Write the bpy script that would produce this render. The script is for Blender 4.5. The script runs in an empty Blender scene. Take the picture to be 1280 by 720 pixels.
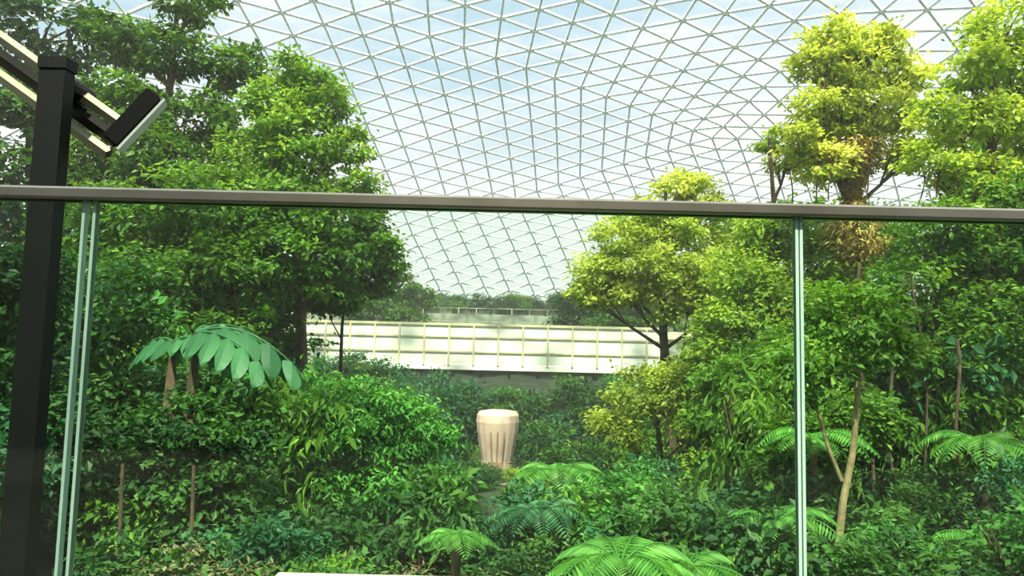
import bpy, bmesh, math
import numpy as np
from mathutils import Vector, Matrix
R = np.random.default_rng(7)
scene = bpy.context.scene
scene.view_settings.view_transform = 'Standard'
scene.view_settings.exposure = 0.45

# ------------------------------------------------------------ materials
def newmat(name):
    m = bpy.data.materials.new(name); m.use_nodes = True
    nt = m.node_tree; nt.nodes.clear()
    out = nt.nodes.new('ShaderNodeOutputMaterial')
    return m, nt, out
def N(nt, t, **kw):
    n = nt.nodes.new(t)
    for k, v in kw.items():
        if k in n.inputs.keys(): n.inputs[k].default_value = v
        else: setattr(n, k, v)
    return n
def pbr(name, col, rough=0.6, metal=0.0, noise=None, spec=0.5, bump=0.0):
    m, nt, out = newmat(name)
    b = N(nt, 'ShaderNodeBsdfPrincipled'); b.inputs['Roughness'].default_value = rough
    b.inputs['Metallic'].default_value = metal
    b.inputs['Specular IOR Level'].default_value = spec
    b.inputs['Base Color'].default_value = (*col, 1)
    if noise:
        tc = N(nt, 'ShaderNodeTexCoord'); no = N(nt, 'ShaderNodeTexNoise')
        no.inputs['Scale'].default_value = noise[0]; no.inputs['Detail'].default_value = 6
        r = N(nt, 'ShaderNodeValToRGB')
        r.color_ramp.elements[0].position = 0.35; r.color_ramp.elements[1].position = 0.65
        r.color_ramp.elements[0].color = (*col, 1); r.color_ramp.elements[1].color = (*noise[1], 1)
        nt.links.new(tc.outputs['Object'], no.inputs['Vector'])
        nt.links.new(no.outputs['Fac'], r.inputs['Fac']); nt.links.new(r.outputs['Color'], b.inputs['Base Color'])
        if bump:
            bp = N(nt, 'ShaderNodeBump'); bp.inputs['Strength'].default_value = bump
            nt.links.new(no.outputs['Fac'], bp.inputs['Height']); nt.links.new(bp.outputs['Normal'], b.inputs['Normal'])
    nt.links.new(b.outputs[0], out.inputs[0])
    return m
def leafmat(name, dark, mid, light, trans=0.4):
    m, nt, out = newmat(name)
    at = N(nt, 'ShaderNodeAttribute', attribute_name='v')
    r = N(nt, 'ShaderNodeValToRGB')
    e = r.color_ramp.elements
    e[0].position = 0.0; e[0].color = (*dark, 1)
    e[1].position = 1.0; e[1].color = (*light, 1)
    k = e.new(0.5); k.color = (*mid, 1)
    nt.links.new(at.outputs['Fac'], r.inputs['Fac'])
    b = N(nt, 'ShaderNodeBsdfPrincipled'); b.inputs['Roughness'].default_value = 0.5
    b.inputs['Specular IOR Level'].default_value = 0.3
    t = N(nt, 'ShaderNodeBsdfTranslucent')
    g = N(nt, 'ShaderNodeMixRGB', blend_type='MULTIPLY'); g.inputs[0].default_value = 1
    g.inputs[2].default_value = (1.35, 1.25, 0.5, 1)
    nt.links.new(r.outputs[0], g.inputs[1])
    mx = N(nt, 'ShaderNodeMixShader'); mx.inputs[0].default_value = trans
    nt.links.new(r.outputs[0], b.inputs['Base Color']); nt.links.new(g.outputs[0], t.inputs['Color'])
    nt.links.new(b.outputs[0], mx.inputs[1]); nt.links.new(t.outputs[0], mx.inputs[2])
    nt.links.new(mx.outputs[0], out.inputs[0])
    return m
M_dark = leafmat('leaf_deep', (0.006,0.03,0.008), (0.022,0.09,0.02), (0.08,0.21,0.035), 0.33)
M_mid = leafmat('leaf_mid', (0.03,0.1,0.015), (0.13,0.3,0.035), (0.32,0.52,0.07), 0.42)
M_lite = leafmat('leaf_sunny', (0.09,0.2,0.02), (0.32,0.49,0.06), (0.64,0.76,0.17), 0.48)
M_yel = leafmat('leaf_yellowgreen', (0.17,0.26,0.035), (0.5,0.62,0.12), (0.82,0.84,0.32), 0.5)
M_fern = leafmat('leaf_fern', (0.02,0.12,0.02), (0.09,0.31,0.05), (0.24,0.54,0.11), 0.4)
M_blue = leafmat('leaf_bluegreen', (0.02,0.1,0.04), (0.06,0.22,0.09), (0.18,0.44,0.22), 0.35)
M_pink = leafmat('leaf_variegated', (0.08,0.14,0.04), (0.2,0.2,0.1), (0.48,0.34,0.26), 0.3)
M_epi = leafmat('leaf_epiphyte', (0.25,0.2,0.06), (0.5,0.4,0.14), (0.62,0.6,0.18), 0.35)
M_bark = pbr('bark', (0.05,0.035,0.022), 0.9, noise=(6,(0.14,0.1,0.06)), bump=0.5)
M_barkl = pbr('bark_pale', (0.2,0.16,0.08), 0.85, noise=(8,(0.34,0.28,0.15)), bump=0.4)
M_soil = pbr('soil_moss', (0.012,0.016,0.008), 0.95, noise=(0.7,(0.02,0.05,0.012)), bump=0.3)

# ------------------------------------------------------------ mesh helper
class MB:
    def __init__(s): s.v=[]; s.f3=[]; s.f4=[]; s.m3=[]; s.m4=[]; s.a=[]; s.n=0
    def add(s, V, F, mat=0, val=None):
        V=np.asarray(V,float).reshape(-1,3); F=np.asarray(F,int)
        s.v.append(V); 
        s.a.append(np.full(len(V),0.5) if val is None else np.asarray(val,float))
        if F.shape[1]==3: s.f3.append(F+s.n); s.m3.append(np.full(len(F),mat))
        else: s.f4.append(F+s.n); s.m4.append(np.full(len(F),mat))
        s.n+=len(V)
    def mesh(s, name, mats, smooth=False):
        me=bpy.data.meshes.new(name)
        V=np.concatenate(s.v); me.vertices.add(len(V)); me.vertices.foreach_set('co',V.astype(np.float32).ravel())
        f3=np.concatenate(s.f3) if s.f3 else np.zeros((0,3),int)
        f4=np.concatenate(s.f4) if s.f4 else np.zeros((0,4),int)
        mi=np.concatenate(s.m3+s.m4).astype(np.int32)
        loops=np.concatenate([f3.ravel(),f4.ravel()]).astype(np.int32)
        me.loops.add(len(loops)); me.loops.foreach_set('vertex_index',loops)
        st=np.concatenate([np.arange(len(f3))*3, len(f3)*3+np.arange(len(f4))*4]).astype(np.int32)
        me.polygons.add(len(st)); me.polygons.foreach_set('loop_start',st)
        me.polygons.foreach_set('material_index',mi)
        for m in mats: me.materials.append(m)
        at=me.attributes.new('v','FLOAT','POINT'); at.data.foreach_set('value',np.concatenate(s.a).astype(np.float32))
        me.update(calc_edges=True); me.validate()
        me.polygons.foreach_set('use_smooth',np.full(len(me.polygons),bool(smooth)))
        me.update()
        return me
    def obj(s, name, mats, loc=(0,0,0), parent=None, smooth=False):
        o=bpy.data.objects.new(name, s.mesh(name,mats,smooth)); scene.collection.objects.link(o)
        o.location=loc; o.parent=parent
        return o
def nrm(a): return a/np.maximum(np.linalg.norm(a,axis=-1,keepdims=True),1e-9)
def tube(mb, pts, rad, mat=0, sides=8):
    pts=np.asarray(pts,float); k=len(pts); rad=np.broadcast_to(rad,(k,))
    t=nrm(np.gradient(pts,axis=0)); ref=np.array([0.13,1,0.07]) if abs(t[0][2])>0.6 else np.array([0,0.1,1.0])
    a=nrm(np.cross(t,ref)); b=np.cross(t,a)
    th=np.arange(sides)/sides*2*np.pi
    V=pts[:,None]+rad[:,None,None]*(np.cos(th)[None,:,None]*a[:,None]+np.sin(th)[None,:,None]*b[:,None])
    i=np.arange(k-1)[:,None]*sides; j=np.arange(sides)[None]; j2=(j+1)%sides
    F=np.stack([i+j,i+j2,i+sides+j2,i+sides+j],-1).reshape(-1,4)
    mb.add(V.reshape(-1,3),F,mat)
def box(mb, x0,x1,y0,y1,z0,z1, mat=0):
    V=[(x,y,z) for x in(x0,x1) for y in(y0,y1) for z in(z0,z1)]
    mb.add(V,[(0,1,3,2),(4,6,7,5),(0,4,5,1),(2,3,7,6),(0,2,6,4),(1,5,7,3)],mat)
def leaves(mb, P, L, out, mat, aspect=0.27, droop=0.35, base=0.45, spread=0.22):
    n=len(P)
    L=L*R.uniform(0.65,1.3,n)[:,None]
    d=R.normal(size=(n,3)); d[:,2]*=0.5; d=nrm(nrm(d)+0.5*out+np.array([0,0,-droop]))
    up=nrm(np.array([0,0,1.0])+0.55*R.normal(size=(n,3))+0.3*out)
    sd=nrm(np.cross(d,up)); up=np.cross(sd,d)
    V=np.stack([P, P+0.45*L*d+aspect*L*sd+0.08*L*up, P+L*d-0.06*L*up, P+0.45*L*d-aspect*L*sd+0.08*L*up],1)
    i=np.arange(n)[:,None]*4
    F=np.concatenate([i+np.array([[0,1,2]]),i+np.array([[0,2,3]])])
    val=np.clip(base+R.normal(size=n)*spread,0,1)
    mb.add(V.reshape(-1,3),F,mat,np.repeat(val,4))
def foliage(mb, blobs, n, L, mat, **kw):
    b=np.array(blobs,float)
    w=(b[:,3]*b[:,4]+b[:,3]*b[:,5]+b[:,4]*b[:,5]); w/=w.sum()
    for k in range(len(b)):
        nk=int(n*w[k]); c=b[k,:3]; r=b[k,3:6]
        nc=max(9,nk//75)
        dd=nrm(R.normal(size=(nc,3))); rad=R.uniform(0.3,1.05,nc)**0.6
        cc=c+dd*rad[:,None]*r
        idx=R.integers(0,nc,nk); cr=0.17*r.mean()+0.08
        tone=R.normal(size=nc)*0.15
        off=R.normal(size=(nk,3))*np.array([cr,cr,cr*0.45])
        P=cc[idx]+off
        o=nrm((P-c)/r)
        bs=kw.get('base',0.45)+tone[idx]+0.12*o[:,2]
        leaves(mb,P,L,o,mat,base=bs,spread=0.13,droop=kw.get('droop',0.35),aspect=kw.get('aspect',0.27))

def H(x,y):
    x=np.asarray(x,float); y=np.asarray(y,float)
    z=np.interp(y,[-10,3,8,14,25,45,60,80,130],[7.5,7.3,6.7,5.6,4.2,2.6,3.2,6,9])
    side=np.clip((np.abs(x-0.5)-(3+0.08*y))*0.28,0,5)
    return z+side+0.25*np.sin(x*0.7+1)*np.cos(y*0.5)

def tree(name, x, y, blobs, n, L, mat, tr=0.28, barkm=M_bark, epi=None, vines=0, **kw):
    mb=MB(); g=float(H(x,y))-0.4; n=int(n*1.3)
    top=max(b[2]-0.2*b[5] for b in blobs)
    cx=np.mean([b[0] for b in blobs]); cy=np.mean([b[1] for b in blobs])
    k=12; t=np.linspace(0,1,k)
    px=x+(cx-x)*t**1.5+0.15*np.sin(t*7+x); py=y+(cy-y)*t**1.5+0.12*np.cos(t*6+x); pz=g+(top-g)*t
    pts=np.stack([px,py,pz],1); rr=tr*(1.25-1.0*t); rr[0]*=1.5
    loc=np.array([x,y,g])
    tube(mb,pts-loc,rr,0,10)
    for b in blobs:
        c=np.array(b[:3]); zs=max(g+0.35*(top-g), c[2]-1.2-0.35*abs(c[0]-cx))
        q=np.interp(min(zs,top-0.1),pz,t); s=np.array([np.interp(q,t,px),np.interp(q,t,py),min(zs,top-0.1)])
        m=(s+c)/2+np.array([0,0,-0.15])
        tube(mb,np.array([s,m,c])-loc,np.array([0.35,0.22,0.08])*tr,0,6)
        for _ in range(4):
            e=c+nrm(R.normal(size=3))*np.array(b[3:6])*0.75
            tube(mb,np.array([m,(m+e)/2+[0,0,0.1],e])-loc,np.array([0.18,0.1,0.03])*tr,0,5)
    bl=[(b[0]-loc[0],b[1]-loc[1],b[2]-loc[2],*b[3:6]) for b in blobs]
    foliage(mb,bl,n,L,1,**kw)
    mats=[barkm,mat]
    if epi:
        m=5500; zz=R.uniform(epi[0],epi[1],m); th=R.uniform(0,6.28,m)
        X=np.interp(zz,pz,px); Y=np.interp(zz,pz,py); rad=epi[2]*R.uniform(0.3,1,m)*(0.6+0.4*np.sin(zz*2.3))
        P=np.stack([X+np.cos(th)*rad,Y+np.sin(th)*rad,zz],1)-loc
        leaves(mb,P,0.26,nrm(np.stack([np.cos(th),np.sin(th),0*th],1)),2,droop=1.0,aspect=0.14)
        mats.append(M_epi)
    for _ in range(vines):
        b=blobs[R.integers(len(blobs))]; s=np.array([b[0]+R.uniform(-1,1)*b[3]*0.6,b[1]-R.uniform(0,.7)*b[4],b[2]-b[5]*0.4])
        ln=R.uniform(2,5); tt=np.linspace(0,1,8)
        p=s+np.stack([0.15*np.sin(tt*5),0*tt,-ln*tt],1); tube(mb,p-loc,0.025,0,4)
    return mb.obj(name,mats,loc)

# ------------------------------------------------------------ ground
gx=np.linspace(-110,110,140); gy=np.linspace(-10,135,120)
X,Y=np.meshgrid(gx,gy); Z=H(X,Y)
mb=MB(); nx=len(gx); i,j=np.meshgrid(np.arange(len(gy)-1),np.arange(nx-1),indexing='ij'); a=(i*nx+j).ravel()
mb.add(np.stack([X,Y,Z],-1).reshape(-1,3),np.stack([a,a+1,a+nx+1,a+nx],1),0)
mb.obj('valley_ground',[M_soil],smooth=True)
mb=MB(); box(mb,-900,900,-900,900,-1.0,-0.6); mb.obj('outer_ground',[pbr('outer_land',(0.12,0.17,0.08),0.9,noise=(0.02,(0.2,0.22,0.16)))])

# ------------------------------------------------------------ glass roof: geodesic lattice
bm=bmesh.new(); bmesh.ops.create_icosphere(bm,subdivisions=6,radius=1.0)
rot=Matrix.Rotation(math.radians(14),4,Vector((0,.65,.76)))@Matrix.Rotation(math.radians(9),4,'Z')@Matrix.Rotation(math.radians(31.7),4,'X')
bmesh.ops.transform(bm,matrix=rot,verts=bm.verts)
for v in bm.verts: v.co=Vector((v.co.x*105,v.co.y*100+30,v.co.z*46))
bmesh.ops.delete(bm,geom=[v for v in bm.verts if v.co.z<-1.5],context='VERTS')
bm.verts.index_update()
V=np.array([v.co[:] for v in bm.verts]); E=np.array([[e.verts[0].index,e.verts[1].index] for e in bm.edges])
F=np.array([[v.index for v in f.verts] for f in bm.faces]); bm.free()
roof=bpy.data.objects.new('glass_dome_roof',None); scene.collection.objects.link(roof)
mb=MB(); A=V[E[:,0]]; B=V[E[:,1]]; d=nrm(B-A); nn=nrm((A+B)/2-np.array([0,30,0])); s=nrm(np.cross(d,nn)); nn=np.cross(s,d)
w=0.105; h=0.16
ring=[s*w+nn*h,-s*w+nn*h,-s*w-nn*h,s*w-nn*h]
VV=np.stack([A+r for r in ring]+[B+r for r in ring],1); ii=np.arange(len(E))[:,None]*8
FF=np.concatenate([ii+np.array([[q,(q+1)%4,(q+1)%4+4,q+4]]) for q in range(4)])
mb.add(VV.reshape(-1,3),FF,0)
th=np.arange(6)/6*2*np.pi; nv=nrm(V-np.array([0,30,0])); ta=nrm(np.cross(nv,[0.1,0.2,1])); tb=np.cross(nv,ta)
D=(V-nv*0.2)[:,None]+0.28*(np.cos(th)[None,:,None]*ta[:,None]+np.sin(th)[None,:,None]*tb[:,None]); D=np.concatenate([D,(V-nv*0.3)[:,None]],1)
ii=np.arange(len(V))[:,None]*7
mb.add(D.reshape(-1,3),np.concatenate([ii+np.array([[q,(q+1)%6,6]]) for q in range(6)]),0)
M_steel=pbr('painted_steel',(0.82,0.9,0.97),0.5,0.0)
mb.obj('steel_lattice',[M_steel],parent=roof)
m,nt,out=newmat('roof_glass')
t=N(nt,'ShaderNodeBsdfTransparent'); t.inputs[0].default_value=(0.95,0.98,0.98,1)
g=N(nt,'ShaderNodeBsdfGlossy'); g.inputs['Roughness'].default_value=0.05
mx=N(nt,'ShaderNodeMixShader'); mx.inputs[0].default_value=0.03
nt.links.new(t.outputs[0],mx.inputs[1]); nt.links.new(g.outputs[0],mx.inputs[2]); nt.links.new(mx.outputs[0],out.inputs[0])
mb=MB(); mb.add(V,F,0); mb.obj('glass_panes',[m],parent=roof)

# haze box added inside the dome: even, very thin scattering volume
m,nt,out=newmat('haze_scatter'); vs=N(nt,'ShaderNodeVolumeScatter'); vs.inputs['Color'].default_value=(1,1,.97,1)
vs.inputs['Density'].default_value=0.0016; vs.inputs['Anisotropy'].default_value=0.2
nt.links.new(vs.outputs[0],out.inputs['Volume'])
mb=MB(); box(mb,-95,95,4,118,0.5,24); mb.obj('haze_box',[m])

# ------------------------------------------------------------ trees
def B(x,y,z,r,ry=None,rz=None):
    return (x,y,z,r,ry or r,rz or r*0.68)
# left side
tree('rainforest_tree',-12.6,27,[B(-11.8,26,22.6,1.2),B(-14.2,26,21.2,1.3),B(-10.2,26.5,20.4,1.2),B(-12.3,26,20.5,1.3),B(-15.8,26,18.8,1.4),B(-13.6,25.5,18.5,1.4),B(-11.4,26,18.2,1.4),B(-9.8,26,17.6,1.0),B(-12.2,25,16.3,1.8),B(-15,26,16.2,1.7),B(-10.4,25,15.3,1.4),B(-13,25,14.6,1.6)],19000,0.26,M_mid,tr=0.3,vines=5,base=0.2)
tree('rainforest_tree',-7.1,25,[B(-7.1,24,19.3,.9),B(-8.0,24,18.2,1.0),B(-6.3,24,18.3,.9),B(-7.3,23.6,17.3,1.2),B(-8.8,24,16.7,1.),B(-5.7,24,16.8,.9),B(-7.0,23.5,16.2,1.2),B(-5.5,24,15.3,.9),B(-8.9,24,15.2,1.1),B(-7.3,23.5,14.9,1.3)],13000,0.22,M_mid,tr=0.22,vines=3,base=0.6)
tree('rainforest_tree',-8.5,23,[B(-6.4,22,14.1,1.4),B(-9,22,14.2,1.8),B(-11.5,22,13.8,1.8),B(-5.2,22,13.1,.9),B(-6.6,21.5,12.7,1.3),B(-5.4,22,12.0,.9),B(-8.4,21.5,12.3,1.5),B(-10.5,21.5,11.8,1.9),B(-12.8,21.8,12,1.7),B(-7.8,21.5,10.9,1.2),B(-9.6,21,10.4,1.5)],20000,0.23,M_mid,tr=0.25,vines=4,base=0.3)
tree('rainforest_tree',-14,33,[B(-8,32,15.6,1.8),B(-10.5,32,16,2),B(-13.5,32,15.5,2.4),B(-7.6,32,13.2,1.5),B(-9.8,32,13,2),B(-13,32,12,2.6),B(-17,32,13,2.6),B(-9.6,32,10.6,1.6)],15000,0.32,M_dark,tr=0.3,base=0.75)
tree('rainforest_tree',-19,30,[B(-19,29,23,2.4),B(-21,29,20,2.6),B(-17.8,29,19,2.2),B(-19,28.5,16,3),B(-23,28.5,16,3),B(-18,28.5,12.5,3)],11000,0.36,M_dark,tr=0.35,base=0.6)
tree('rainforest_tree',-6.9,29,[B(-5.5,28,15,.9),B(-5.1,28,13.8,1.1),B(-5.7,28,12.9,1.2),B(-7.2,28,12.1,1.2)],6500,0.24,M_mid,tr=0.1,base=0.35)
# right side
tree('rainforest_tree',11.6,25,[B(10.7,24,21,.9),B(12.0,24,20.7,.95),B(9.9,24,19.9,.75),B(11.2,23.8,19.8,1.1),B(12.9,24,19.7,.8),B(10.3,24,18.4,1.1),B(12,23.8,18.4,1.1),B(9.4,24,17.5,.8),B(10.4,24,16.6,.95),B(13,24,17,.8),B(11.2,24.3,17.3,.9)],15000,0.2,M_yel,tr=0.24,epi=(12.4,17.4,1.15),vines=5,base=0.42)
tree('rainforest_tree',13.9,21,[B(13.7,20,19.6,1.0),B(12.6,20,18.3,.9),B(14.3,20,18.2,1.),B(11.9,20,16.9,.85),B(13.2,19.8,16.8,1.),B(11.4,20,15.6,.75),B(14.9,20,16.5,1.1),B(12.5,20,15.2,.9),B(13.8,20,15,1)],13000,0.19,M_lite,tr=0.2,vines=4,epi=(12,16,.8),base=0.6)
tree('rainforest_tree',6.6,31,[B(6.9,30,17.0,1.0),B(5.6,30,16,1.0),B(7.9,30,15.9,1.1),B(6.5,29.6,15.2,1.2),B(4.6,30,14.8,1.2),B(8.7,29.8,14.5,1.3),B(3.6,30,13.6,1.1),B(5.4,29.5,13.6,1.4),B(7.3,29.5,13.4,1.4),B(3.2,30,12.6,.8),B(8.4,29.3,12.4,1.4),B(6.5,29.6,12.4,1.2),B(4.6,29.8,12.6,.9)],21000,0.23,M_yel,tr=0.24,vines=3,base=0.42)
tree('rainforest_tree',9.6,27,[B(9.5,26,18,.7),B(9.9,26.3,17.2,.7),B(9.3,26,14.6,1.3),B(11,26,13.6,1.6),B(8.4,25.8,12.8,1.5),B(9.9,25.5,11.8,1.8),B(7.8,25.5,11.4,1.3),B(7.0,25.2,10.4,1.1),B(9,25,10,1.3)],17000,0.21,M_lite,tr=0.2,vines=5,base=0.35)
tree('rainforest_tree',13,34,[B(10.5,33,15.6,1.8),B(13,33,16.2,2),B(16,33,15.6,2.2),B(11,33,12.6,2),B(14,33,12.4,2.4),B(17,33,12,2.4),B(10,33,10,1.8)],14000,0.32,M_mid,tr=0.3,base=0.3)
tree('rainforest_tree',12,19.5,[B(11,19,13.4,1.2),B(12.6,19,12.8,1.4),B(10.2,18.8,11.8,1.2),B(12.2,18.5,11,1.6),B(9.6,18.6,10.2,1.1),B(13.6,18.6,14.1,1.4),B(10.9,18.5,9.6,1.2)],16000,0.19,M_mid,tr=0.18,vines=8,base=0.35)
tree('rainforest_tree',16,24,[B(16,23,17,2),B(17.5,23,14.5,2.2),B(15,22.5,13,2),B(17,22.5,11,2.3)],10000,0.25,M_mid,tr=0.25,base=0.4)
tree('rainforest_tree',7.6,20,[B(7.2,19.5,10.2,1.1),B(6,19.5,9.4,1.0),B(8,19.2,9,1.1),B(5.4,19.5,8.4,.8),B(6.8,19.2,8.3,1)],10000,0.17,M_mid,tr=0.14,vines=3,base=0.45)
tree('rainforest_tree',5.4,27,[B(4.8,26.6,8.8,1.2),B(6.2,26.5,9.3,1.2),B(3.9,26.5,7.6,1),B(6.8,26.3,8,1.3)],7500,0.2,M_yel,tr=0.14,base=0.25)
tree('rainforest_tree',6.6,16,[B(6.3,15.6,8.3,.9),B(7.3,15.6,8.8,.9),B(5.6,15.4,7.9,.6)],4500,0.16,M_mid,tr=0.1,barkm=M_barkl,base=0.3)
# slender pale trunk in the foreground right
mb=MB(); tube(mb,[(-.02,0,-.3),(0,0,0),(0.02,0,1.2),(0.12,0,2.0),(0.3,.05,2.7),(0.42,.1,3.6),(.4,.15,4.8)],[.08,.07,.06,.055,.05,.045,.03],0,8)
tube(mb,[(0.1,0,2.3),(-.1,0,2.8),(-.3,.1,3.7)],[.035,.03,.02],0,6)
foliage(mb,[(.3,.2,4.9,.7,.7,.5),(-.4,.1,4.0,.6,.6,.45),(.9,.2,4.3,.6,.6,.4)],3600,0.14,1,base=.35)
mb.obj('slender_tree',[M_barkl,M_mid],(5.0,11.5,float(H(5.0,11.5))-.1))
# centre
tree('broadleaf_tree',-3.6,18.5,[B(-4.2,18,8.9,.95),B(-2.9,18,8.6,.9),B(-4.9,18,8.1,.9),B(-3.5,17.7,8.1,1.0),B(-2.1,18,8.1,.8),B(-4.2,17.6,7.0,1),B(-2.7,17.6,7,.9),B(-1.6,17.8,7.1,.6)],15000,0.17,M_fern,tr=0.12,base=.42,aspect=.2,droop=.7)
tree('broadleaf_tree',-6.4,17,[B(-6.4,16.6,9,1),B(-7.2,16.5,8.5,1.1),B(-6,16.3,7.8,1)],7000,0.18,M_dark,tr=0.12,base=.7)
tree('broadleaf_tree',-8.6,15,[B(-8.4,14.6,10.6,1.5),B(-9.8,14.6,9.4,1.6),B(-7.6,14.2,8.8,1.3),B(-8.8,14,7.6,1.4)],12000,0.18,M_dark,tr=0.16,base=.65)
tree('broadleaf_tree',-6.9,10.5,[B(-6.9,10.2,10.8,.9),B(-7.3,10.2,9.6,1.1),B(-6.1,10,8.9,.8),B(-6.9,9.8,8.2,1)],8000,0.14,M_dark,tr=0.1,base=.4)
tree('broadleaf_tree',-4.6,11.5,[B(-4.9,11.3,8.9,.6),B(-4.2,11.3,8.5,.6),B(-5.2,11.2,8.2,.7),B(-4.4,11,7.8,.7)],6000,0.13,M_dark,tr=0.07,base=.6)
# around and beyond the bridge
tree('rainforest_tree',-20,56,[B(-19.5,55,12.6,2.0),B(-22,55,12.5,2.6),B(-19.5,55,9.4,2.0),B(-21,54.5,8,2.5)],6000,0.4,M_mid,tr=.3,base=.4)
tree('rainforest_tree',15.5,53,[B(15,52,13,2.2),B(17.5,52,11,2.4),B(13.8,52,9.4,2),B(14.5,52,11,2),B(18,51,7.5,2.5)],9000,0.4,M_lite,tr=.3,base=.35)
tree('rainforest_tree',-12,82,[B(-12,81,17.6,2),B(-10.4,81,16,2),B(-13.6,81,15.4,2.4),B(-12,80,13.6,2.6),B(-16,81,14.6,2.6),B(-15.5,81,18,2.2)],7500,0.45,M_mid,tr=.3,base=.25)
tree('rainforest_tree',7.5,76,[B(8.3,75,17.4,2),B(6.4,75,15.6,2),B(9.4,75,14.6,2.4),B(7,74,13.6,2.4)],5500,0.45,M_dark,tr=.3,base=.6)
tree('rainforest_tree',11,67,[B(11,67,16,2.4),B(13,67,13.5,2.6),B(9.6,67,13.4,2.2)],5500,0.4,M_mid,tr=.3,base=.3)
# hanging lianas on the right
mb=MB()
for x,y,zt,zb in [(8.3,17.6,12.4,6.6),(8.7,17.2,11.6,7),(9.6,17.5,12.2,7),(5.15,17,9.3,5.3),(5.0,17.1,9.0,5.3),(5.4,17,8.8,5.2),(9.9,16.6,10.6,7.2)]:
    tt=np.linspace(0,1,14); ph=R.uniform(0,6)
    tube(mb,np.stack([x+.12*np.sin(tt*6+ph)+.2*tt,y+.08*np.cos(tt*5+ph),zt+(zb-.3-zt)*tt],1),R.uniform(.02,.04),0,6)
mb.obj('hanging_lianas',[M_bark])

# ------------------------------------------------------------ understory (instanced variants)
und=bpy.data.objects.new('understory_planting',None); scene.collection.objects.link(und)
def shrubmesh(mat,L,n,flat=.75,**kw):
    mb=MB()
    for _ in range(5):
        a=R.uniform(0,6.28); tube(mb,[(0,0,-.3),(np.cos(a)*.3,np.sin(a)*.3,.5),(np.cos(a)*.6,np.sin(a)*.6,1)],[.05,.035,.015],0,5)
    bl=[(R.uniform(-.6,.6),R.uniform(-.6,.6),R.uniform(.35,1.1),.6,.6,.6*flat) for _ in range(6)]
    foliage(mb,bl,n,L,1,**kw)
    return mb.mesh('shrub_variant',[M_bark,mat])
SH=dict(d=[shrubmesh(M_dark,.13,3600,base=.55),shrubmesh(M_dark,.18,2600,base=.65,aspect=.2),shrubmesh(M_blue,.14,2700,base=.1)],
        m=[shrubmesh(M_mid,.11,4200,base=.4),shrubmesh(M_mid,.16,2800,base=.3,aspect=.18,droop=.8),shrubmesh(M_fern,.13,3400,base=.35)],
        l=[shrubmesh(M_lite,.13,3200,base=.35),shrubmesh(M_yel,.15,2800,base=.25)],
        p=[shrubmesh(M_pink,.1,2100,base=.4),shrubmesh(M_pink,.13,1600,base=.3,aspect=.18)])
def shrub(kind,x,y,s,z=None,sz=1.0):
    me=SH[kind][R.integers(len(SH[kind]))]
    o=bpy.data.objects.new('broadleaf_shrub',me); scene.collection.objects.link(o)
    o.location=(x,y,float(H(x,y)) if z is None else z); o.scale=(s,s,s*sz); o.rotation_euler=(0,0,R.uniform(0,6.28)); o.parent=und
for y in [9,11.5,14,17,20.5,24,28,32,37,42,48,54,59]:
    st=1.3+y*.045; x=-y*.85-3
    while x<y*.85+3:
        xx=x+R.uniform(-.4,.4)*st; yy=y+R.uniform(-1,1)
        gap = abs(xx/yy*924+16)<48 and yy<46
        k=R.choice(['d','m','l'],p=[.74,.24,.02] if xx<0 else ([.6,.37,.03] if y<15 else [.5,.38,.12]))  # dark leaf kinds favoured: understory shade put in through leaf colour
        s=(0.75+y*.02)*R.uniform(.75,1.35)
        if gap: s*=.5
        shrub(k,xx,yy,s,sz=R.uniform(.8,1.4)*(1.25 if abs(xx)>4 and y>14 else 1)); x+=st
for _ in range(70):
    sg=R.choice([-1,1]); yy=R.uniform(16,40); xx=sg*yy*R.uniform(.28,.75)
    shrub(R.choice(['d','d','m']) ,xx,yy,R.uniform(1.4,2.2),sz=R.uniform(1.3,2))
for (k,x,y,z,s) in [('m',1.5,14,6.2,1.05),('m',2.5,14,6.3,1.1),('m',3.1,14.2,6.1,.95),('m',2.0,13.4,6.1,.85),
    ('d',3.9,13,6.1,.9),('d',4.7,12.6,6.1,.9),('m',-.2,16,5.0,.9),('m',.9,17,5.2,1.),
    ('p',-3.3,8,6.8,.8),('d',-3.9,8.1,6.8,.85),('p',-2.7,7.9,6.8,.68),('d',-1.5,8,6.8,.72),('p',-.85,8,6.75,.72),('p',-.1,7.9,6.75,.68),('d',4.2,8.3,6.8,.8),
    ('m',-2.1,8.2,6.8,.75),('d',-2.9,8.8,7.0,.7),('m',1.2,9.5,6.7,.65),('d',.4,9.3,6.6,.7),('m',3.0,9.5,6.7,.8),('d',5.4,9.5,6.8,.8),('m',2.3,9,6.7,.7)]:
    shrub(k,x,y,s,z)
for _ in range(40):
    xx=R.uniform(-24,24); shrub(R.choice(['d','d','m']),xx,R.uniform(56,58),R.uniform(1.8,2.4),H(xx,58)+R.uniform(0,1.6),sz=1.2)

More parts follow.
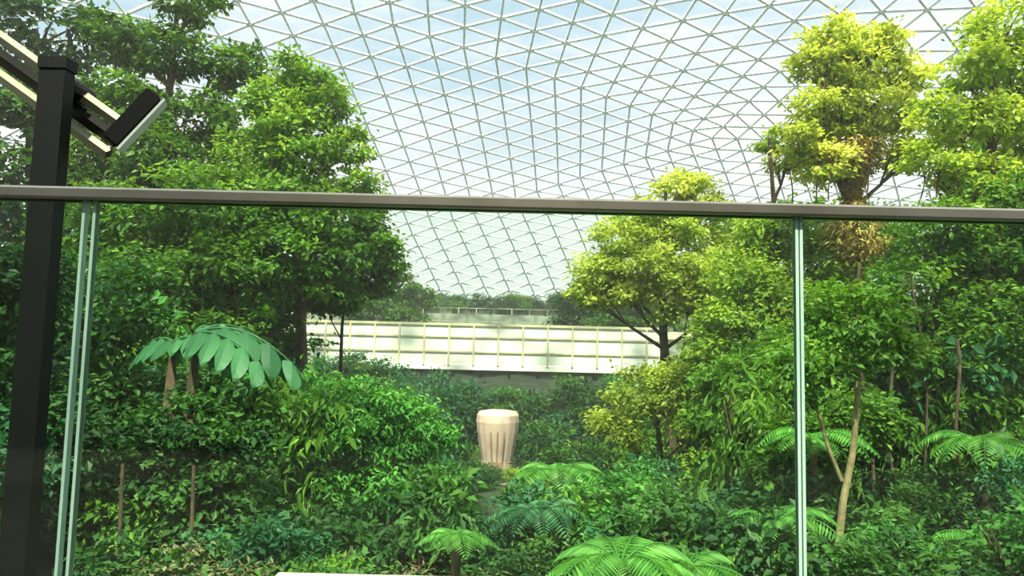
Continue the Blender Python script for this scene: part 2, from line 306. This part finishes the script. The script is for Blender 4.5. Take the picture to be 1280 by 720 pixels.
# ------------------------------------------------------------ ferns / big-leaf plants
def frond(mb,base,az,Ln,lift,mat,wd=.28,npn=22,thick=.45):
    t=np.linspace(0,1,npn); hz=np.array([np.cos(az),np.sin(az),0])
    p=np.array(base)+Ln*(t[:,None]*hz*.9)+np.outer(Ln*(lift*t-(lift+.25)*t**2.2*.9),[0,0,1.0])
    tube(mb,p,.008*(1.15-t)*Ln+.002,mat,5)
    tg=nrm(np.gradient(p,axis=0)); sd=nrm(np.cross(tg,[0,0,1.0])); up=np.cross(sd,tg)
    for sgn in(1,-1):
        q=p[2:]; w=wd*Ln*np.sin(np.pi*np.clip(t[2:]*.85+.13,0,1))**.8; w=w[:,None]
        dv=nrm(sd[2:]*sgn+.45*tg[2:]-.25*up[2:]); hw=Ln/npn*thick
        V=np.stack([q,q+.45*w*dv+hw*tg[2:],q+w*dv-.12*w*up[2:],q+.45*w*dv-hw*tg[2:]],1)
        i=np.arange(len(q))[:,None]*4
        mb.add(V.reshape(-1,3),np.concatenate([i+np.array([[0,1,2]]),i+np.array([[0,2,3]])]),mat,np.repeat(np.clip(.6+.15*R.normal(size=len(q)),0,1),4))
def fern(name,x,y,z,Ln,nf,mat,azs=None,**kw):
    mb=MB(); g=float(H(x,y))-.1
    h=max(z-g,.1); tube(mb,[(0,0,0),(.02,0,h*.5),(0,0,h)],[.07,.06,.05],0,8)
    for k in range(nf):
        a=(k/nf*6.283+R.uniform(-.2,.2)) if azs is None else azs[k%len(azs)]
        frond(mb,(0,0,h),a,Ln*R.uniform(.8,1.15),R.uniform(.35,.8),1,**kw)
    return mb.obj(name,[M_bark,mat],(x,y,g))
fern('tree_fern',1.15,7.6,7.95,1.0,12,M_fern,wd=.34,thick=.5)
fern('tree_fern',2.0,8.4,7.7,.9,11,M_fern,wd=.32)
fern('tree_fern',-.55,8.3,8.0,.5,10,M_fern,wd=.34)
fern('tree_fern',3.6,10,7.9,.9,10,M_fern)
fern('tree_fern',.6,13.5,7.2,1.1,12,M_blue)
fern('tree_fern',5.9,14.5,8.5,1.2,12,M_fern)
fern('tree_fern',1.2,18,7.2,1.5,12,M_fern)
fern('tree_fern',-2.2,11,7.3,.9,12,M_dark)
fern('tree_fern',9.5,15,8.4,1.4,12,M_fern)
fern('tree_fern',6.5,10.3,7.6,.9,10,M_fern)
# banana plants on the left: arching midribs carrying broad hanging lobes
def lobed(mb,base,az,Ln,lift,n=5):
    t=np.linspace(0,1,n*3+1); hz=np.array([np.cos(az),np.sin(az),0])
    p=np.array(base)+Ln*t[:,None]*hz+np.outer(Ln*(lift*t-(lift+.38)*t**2),[0,0,1.0])
    tube(mb,p,.022*(1.1-t)+.004,1,6)
    tg=nrm(np.gradient(p,axis=0)); sd=nrm(np.cross(tg,[0,0,1.0]))
    for k in range(1,n+1):
        i=k*3-2; w=.8*np.sin(np.pi*(.2+.68*k/n))**.6*Ln*.5
        for sg in(1,-1):
            c=p[i]; ds=nrm(sd[i]*sg*.55+.35*tg[i]+np.array([0,0,-.75 if sg<0 else -.45])); wd=tg[i]*Ln/n*.6
            s5=np.linspace(0,1,6); prof=np.array([.55,.95,1,.85,.55,.05])
            mid=c+np.outer(s5*w,ds)+np.outer(-.12*w*s5**2,[0,0,1.]); fold=.03*np.array([0,0,1.])
            Vv=np.concatenate([mid+prof[:,None]*wd-fold,mid+fold,mid-prof[:,None]*wd-fold])
            ff=[(a_,a_+1,a_+7,a_+6) for a_ in range(5)]+[(a_+6,a_+7,a_+13,a_+12) for a_ in range(5)]
            mb.add(Vv,ff,1,np.full(18,np.clip(.4+.15*R.normal(),0,1)))
def banana(x,y,zt,fr):
    mb=MB(); g=float(H(x,y))-.1; zt-=g
    for q in(-.12,0,.13): tube(mb,[(q*2,abs(q),0),(q,0,1.6),(0,0,zt)],[.09,.07,.035],0,8)
    for az,Ln,lf in fr: lobed(mb,(0,0,zt),az,Ln,lf)
    mb.obj('banana_plant',[M_bark,M_blue],(x,y,g))
banana(-5.1,12,10.25,[(-.12,1.9,.35),(-.5,1.7,.1),(.6,1.5,.6),(1.6,1.3,.6)])
banana(-6.0,13.2,10.1,[(-.3,1.3,.5),(.8,1.4,.6),(2.6,1.2,.4)])

# ------------------------------------------------------------ bridge
br=bpy.data.objects.new('canopy_bridge',None); scene.collection.objects.link(br)
M_white=pbr('white_fascia',(0.9,0.88,0.82),0.5,noise=(0.6,(0.95,0.95,0.92)))
M_cream=pbr('cream_frame',(0.6,0.55,0.36),0.5)
M_under=pbr('soffit',(0.16,0.15,0.12),0.7)
M_pan=pbr('white_panel',(.95,.96,.94),.3,noise=(.25,(.84,.88,.76)))
x0,x1,yf,yb=-17,12,60,64
mb=MB(); box(mb,x0,x1,yf,yb,8.75,9.15,0); mb.obj('deck',[M_white],parent=br)
mb=MB(); box(mb,x0,x1,yf+.8,yb-.3,8.45,8.75,0)
for x in np.arange(x0,x1,2.4): box(mb,x,x+.25,yf+.8,yb-.1,8.1,8.45,0)
mb.obj('soffit_beams',[M_under],parent=br)
mb=MB()
for yy in(yf+.03,yb-.07):
    for x in np.arange(x0,x1,2.0): box(mb,x+.05,min(x+1.95,x1),yy,yy+.03,9.2,12.3,0)
mb.obj('side_panels',[M_pan],parent=br)
mb=MB()
for yy in(yf-.06,yb):
    for k,x in enumerate(np.arange(x0,x1+.1,2.0)): box(mb,x-.07,x+.07,yy-.04,yy+.06,9.15,12.4,0)
    for z in(10.2,11.4): box(mb,x0,x1,yy-.02,yy+.04,z-.06,z+.06,0)
    box(mb,x0-.1,x1+.1,yy-.03,yy+.12,12.3,12.5,0)
mb.obj('mullions_and_rails',[M_cream],parent=br)
mb=MB()
for x in(-32,-15,10,24):
    box(mb,x-.3,x+.3,61.5,62.5,float(H(x,62))-1,8.3,0)
mb.obj('piers',[M_under],parent=br)
mb=MB()
for a,b_ in((-34,x0),(x1,30)):
    box(mb,a,b_,yf,yb,11.6,12.2,0); box(mb,a,b_,yf+.2,yb-.2,8.6,9.0,0)
    for x in np.arange(a,b_,3): box(mb,x,x+.08,yf,yf+.1,9,11.6,0)
mb.obj('approach_walkway',[pbr('concrete_cream',(0.62,0.6,0.45),.7)],parent=br)

# terrace beyond
tb=bpy.data.objects.new('terrace_building',None); scene.collection.objects.link(tb)
mb=MB(); mg=MB()
for k,(z,y) in enumerate([(10.5,98),(13.0,101),(15.0,104)]):
    box(mb,-50,50,y,y+8,z,z+.5,0)
    box(mg,-50,50,y+2,y+2.2,z+.5,z+2.6,0)
    for x in np.arange(-50,50,2.5): box(mb,x,x+.12,y+.1,y+.2,z+.5,z+1.5,0)
    box(mb,-50,50,y+.1,y+.2,z+1.45,z+1.53,0)
box(mb,-50,50,105,112,6,10.5,0)
mb.obj('slabs_and_rails',[pbr('terrace_concrete',(.42,.43,.37),.7)],parent=tb); mg.obj('glazing',[pbr('terrace_glazing',(.24,.28,.22),.6)],parent=tb)
for k in range(90):
    x=-48+k*1.07; shrub(R.choice(['d','m','d']),x,107+R.uniform(-1,1),R.uniform(1.3,2.3),15.9)

# ------------------------------------------------------------ pale column-like pavilion under the bridge
mb=MB(); ns=16; prof=[(.8,-1.4),(.84,.3),(.92,1.5),(1.08,2.4),(1.2,3.1),(1.27,3.7),(1.24,4.1),(1.12,4.3),(.6,4.38),(.01,4.4)]
th=np.arange(ns)/ns*2*np.pi+np.pi/16
Vv=np.array([[(r*np.cos(a),r*np.sin(a),z) for a in th] for r,z in prof]).reshape(-1,3)
i,j=np.meshgrid(np.arange(len(prof)-1),np.arange(ns),indexing='ij'); j2=(j+1)%ns
mb.add(Vv,np.stack([i*ns+j,i*ns+j2,(i+1)*ns+j2,(i+1)*ns+j],-1).reshape(-1,4),0)
for x in(-.28,.02,.32):
    tube(mb,[(x*.8,-.95,.6),(x,-1.02,1.8),(x*1.2,-1.2,2.7),(x*1.3,-1.27,3.2)],.045,1,5)
box(mb,-.3,.35,-.97,-.75,-.8,1.5,1)
mb.obj('garden_pavilion',[pbr('pale_pink_stone',(.66,.46,.38),.6,noise=(1.2,(.78,.62,.54))),pbr('dusty_trim',(.42,.28,.2),.6)],(-.65,44,2.4))

# ------------------------------------------------------------ viewing deck, balustrade
mb=MB(); box(mb,-8,8,-6,1.62,8.85,9.15,0); mb.obj('floor',[pbr('deck_stone',(.02,.02,.018),.8,noise=(3,(.028,.028,.026)),spec=.2)])
mb=MB(); box(mb,-8,8,-6.2,-6,9.15,14,0); mb.obj('unseen_blocker_wall',[pbr('blocker_dark',(.04,.04,.037),.7,noise=(2,(.06,.06,.055)))])  # unseen dark wall, added behind the camera to cut reflections in the glass
mb=MB(); box(mb,-7.9,7.9,1.3,1.6,6.4,8.85,0); mb.obj('wall_retaining',[pbr('retaining',(.22,.22,.2),.8)])
bal=bpy.data.objects.new('glass_balustrade',None); scene.collection.objects.link(bal)
m,nt,out=newmat('balustrade_glass')
t=N(nt,'ShaderNodeBsdfTransparent'); t.inputs[0].default_value=(0.93,0.985,0.945,1)
g=N(nt,'ShaderNodeBsdfGlossy'); g.inputs['Roughness'].default_value=0.02
fr=N(nt,'ShaderNodeFresnel'); fr.inputs[0].default_value=1.45
mx=N(nt,'ShaderNodeMixShader'); nt.links.new(fr.outputs[0],mx.inputs[0])
nt.links.new(t.outputs[0],mx.inputs[1]); nt.links.new(g.outputs[0],mx.inputs[2]); nt.links.new(mx.outputs[0],out.inputs[0]); M_gl=m
M_edge=pbr('glass_edge',(.26,.45,.37),.25,noise=(3,(.38,.57,.48)))
mb=MB(); me_=MB()
for a,b_ in [(-2.31,-.880),(-.862,.583),(.588,2.03)]:
    box(mb,a,b_,1.5,1.512,9.18,10.32,0)
    for xx in(a-.001,b_-.005): box(me_,xx,xx+.006,1.498,1.514,9.18,10.32,0)
mb.obj('glass_panels',[M_gl],parent=bal); me_.obj('panel_edges',[M_edge],parent=bal)
mb=MB(); box(mb,-2.4,2.4,1.46,1.55,9.15,9.24,0); mb.obj('base_channel',[pbr('channel_metal',(.35,.35,.35),.35,1)],parent=bal)
prof=[(-.026,-.011),(-.022,-.016),(-.009,-.016),(-.009,-.006),(.009,-.006),(.009,-.016),(.022,-.016),(.026,-.011),(.026,.008),(.020,.014),(-.020,.014),(-.026,.008)]
n=len(prof); Vv=[(x,1.506+p*1.0,10.31+q*.85) for x in(-2.4,2.4) for p,q in prof]
mb=MB(); mb.add(Vv,[(k,(k+1)%n,(k+1)%n+n,k+n) for k in range(n)],0)
mb.obj('handrail',[pbr('handrail_metal',(.32,.3,.26),.3,.9,noise=(5,(.45,.43,.38)))],parent=bal)

# planter kerb outside
mb=MB(); box(mb,-.92,-.03,2.85,3.1,9.05,9.10,0); box(mb,-.88,-.07,2.9,3.05,7.0,9.05,0)
mb.obj('planter_kerb',[pbr('kerb_stone',(.5,.52,.46),.6)])

# ------------------------------------------------------------ lamp post (left)
lp=bpy.data.objects.new('lamp_post',None); scene.collection.objects.link(lp)
M_blk=pbr('black_steel',(.004,.005,.005),.6,spec=.2)
M_brass=pbr('tan_steel',(.36,.34,.22),.45,.1,noise=(4,(.48,.46,.33)))
mb=MB(); box(mb,-1.665,-1.575,2.5,2.56,7.0,10.98,0); box(mb,-1.67,-1.57,2.495,2.565,10.96,11.0,0)
mb.obj('post',[M_blk],parent=lp)
mb=MB()
P0=np.array([-2.35,2.66,11.42]); P1=np.array([-1.43,2.66,10.80]); dn=np.array([-.03,0,-.05])
for off,mt in((0*dn,0),(1.0*dn,1),(2.0*dn,0)):
    tube(mb,[P0+off,(P0+P1)/2+off,P1+off],.022 if mt==0 else .028,mt,4)
tube(mb,[(-1.62,2.53,10.93),(-1.62,2.72,10.93)],.035,1,10)
mb.obj('arm',[M_brass,M_blk],parent=lp)
bm=bmesh.new(); bmesh.ops.create_cube(bm,size=1); bmesh.ops.scale(bm,vec=(.06,.17,.23),verts=bm.verts)
bmesh.ops.bevel(bm,geom=list(bm.edges),offset=.006,segments=2,affect='EDGES')
me=bpy.data.meshes.new('head'); bm.to_mesh(me); bm.free(); me.materials.append(M_blk)
hd=bpy.data.objects.new('head',me); scene.collection.objects.link(hd); hd.parent=lp; hd.location=(-1.385,2.62,10.82); hd.rotation_euler=(math.radians(12),math.radians(35),math.radians(30))
bm=bmesh.new(); bmesh.ops.create_cube(bm,size=1); bmesh.ops.scale(bm,vec=(.008,.18,.24),verts=bm.verts)
me=bpy.data.meshes.new('bezel'); bm.to_mesh(me); bm.free(); me.materials.append(pbr('bezel_grey',(.45,.52,.5),.4))
bz=bpy.data.objects.new('bezel',me); scene.collection.objects.link(bz); bz.parent=hd; bz.location=(.036,0,0)

for x in(-4.6,-3.75):
    mb=MB(); tube(mb,[(0,0,0),(.03,0,1),(0,0,2.1)],[.03,.026,.02],0,8)
    mb.obj('garden_stake',[M_bark],(x,9,6.5))

# ------------------------------------------------------------ world, sun, camera
w=bpy.data.worlds.new('sky'); scene.world=w; w.use_nodes=True; nt=w.node_tree; nt.nodes.clear()
out=N(nt,'ShaderNodeOutputWorld'); bg=N(nt,'ShaderNodeBackground'); tc=N(nt,'ShaderNodeTexCoord')
mp=N(nt,'ShaderNodeMapping'); mp.inputs['Scale'].default_value=(1.2,1.2,4.5)
no=N(nt,'ShaderNodeTexNoise'); no.inputs['Scale'].default_value=2.2; no.inputs['Detail'].default_value=8; no.inputs['Roughness'].default_value=.6
cr=N(nt,'ShaderNodeValToRGB'); e=cr.color_ramp.elements
e[0].position=.36; e[0].color=(.5,.68,.78,1); e[1].position=.6; e[1].color=(.93,.95,.94,1)
nt.links.new(tc.outputs['Generated'],mp.inputs[0]); nt.links.new(mp.outputs[0],no.inputs['Vector']); nt.links.new(no.outputs['Fac'],cr.inputs[0])
# warmer, paler sky toward the horizon
sx=N(nt,'ShaderNodeSeparateXYZ'); mr=N(nt,'ShaderNodeMapRange'); mr.inputs[1].default_value=0.05; mr.inputs[2].default_value=0.36; mr.inputs[3].default_value=1; mr.inputs[4].default_value=0
mxx=N(nt,'ShaderNodeMixRGB'); mxx.inputs[2].default_value=(1.0,.97,.9,1)
nt.links.new(tc.outputs['Generated'],sx.inputs[0]); nt.links.new(sx.outputs['Z'],mr.inputs[0]); nt.links.new(mr.outputs[0],mxx.inputs[0]); nt.links.new(cr.outputs[0],mxx.inputs[1])
nt.links.new(mxx.outputs[0],bg.inputs[0]); bg.inputs[1].default_value=.9; nt.links.new(bg.outputs[0],out.inputs[0])
sd=bpy.data.lights.new('sun','SUN'); sd.energy=9.5; sd.angle=math.radians(1.5); sd.color=(1,.92,.7)
so=bpy.data.objects.new('sun',sd); scene.collection.objects.link(so); so.location=(0,-20,80)
so.rotation_euler=Vector((-.05,-.5,.85)).normalized().to_track_quat('Z','Y').to_euler()
cd=bpy.data.cameras.new('camera'); cd.lens=26; cd.sensor_width=36; cd.clip_end=3000; cd.clip_start=.05
co=bpy.data.objects.new('camera',cd); scene.collection.objects.link(co)
co.matrix_world=Matrix.Translation((0,0,10))@Matrix.Rotation(math.radians(90+5.2),4,'X')@Matrix.Rotation(math.radians(1.35),4,'Z')
scene.camera=co
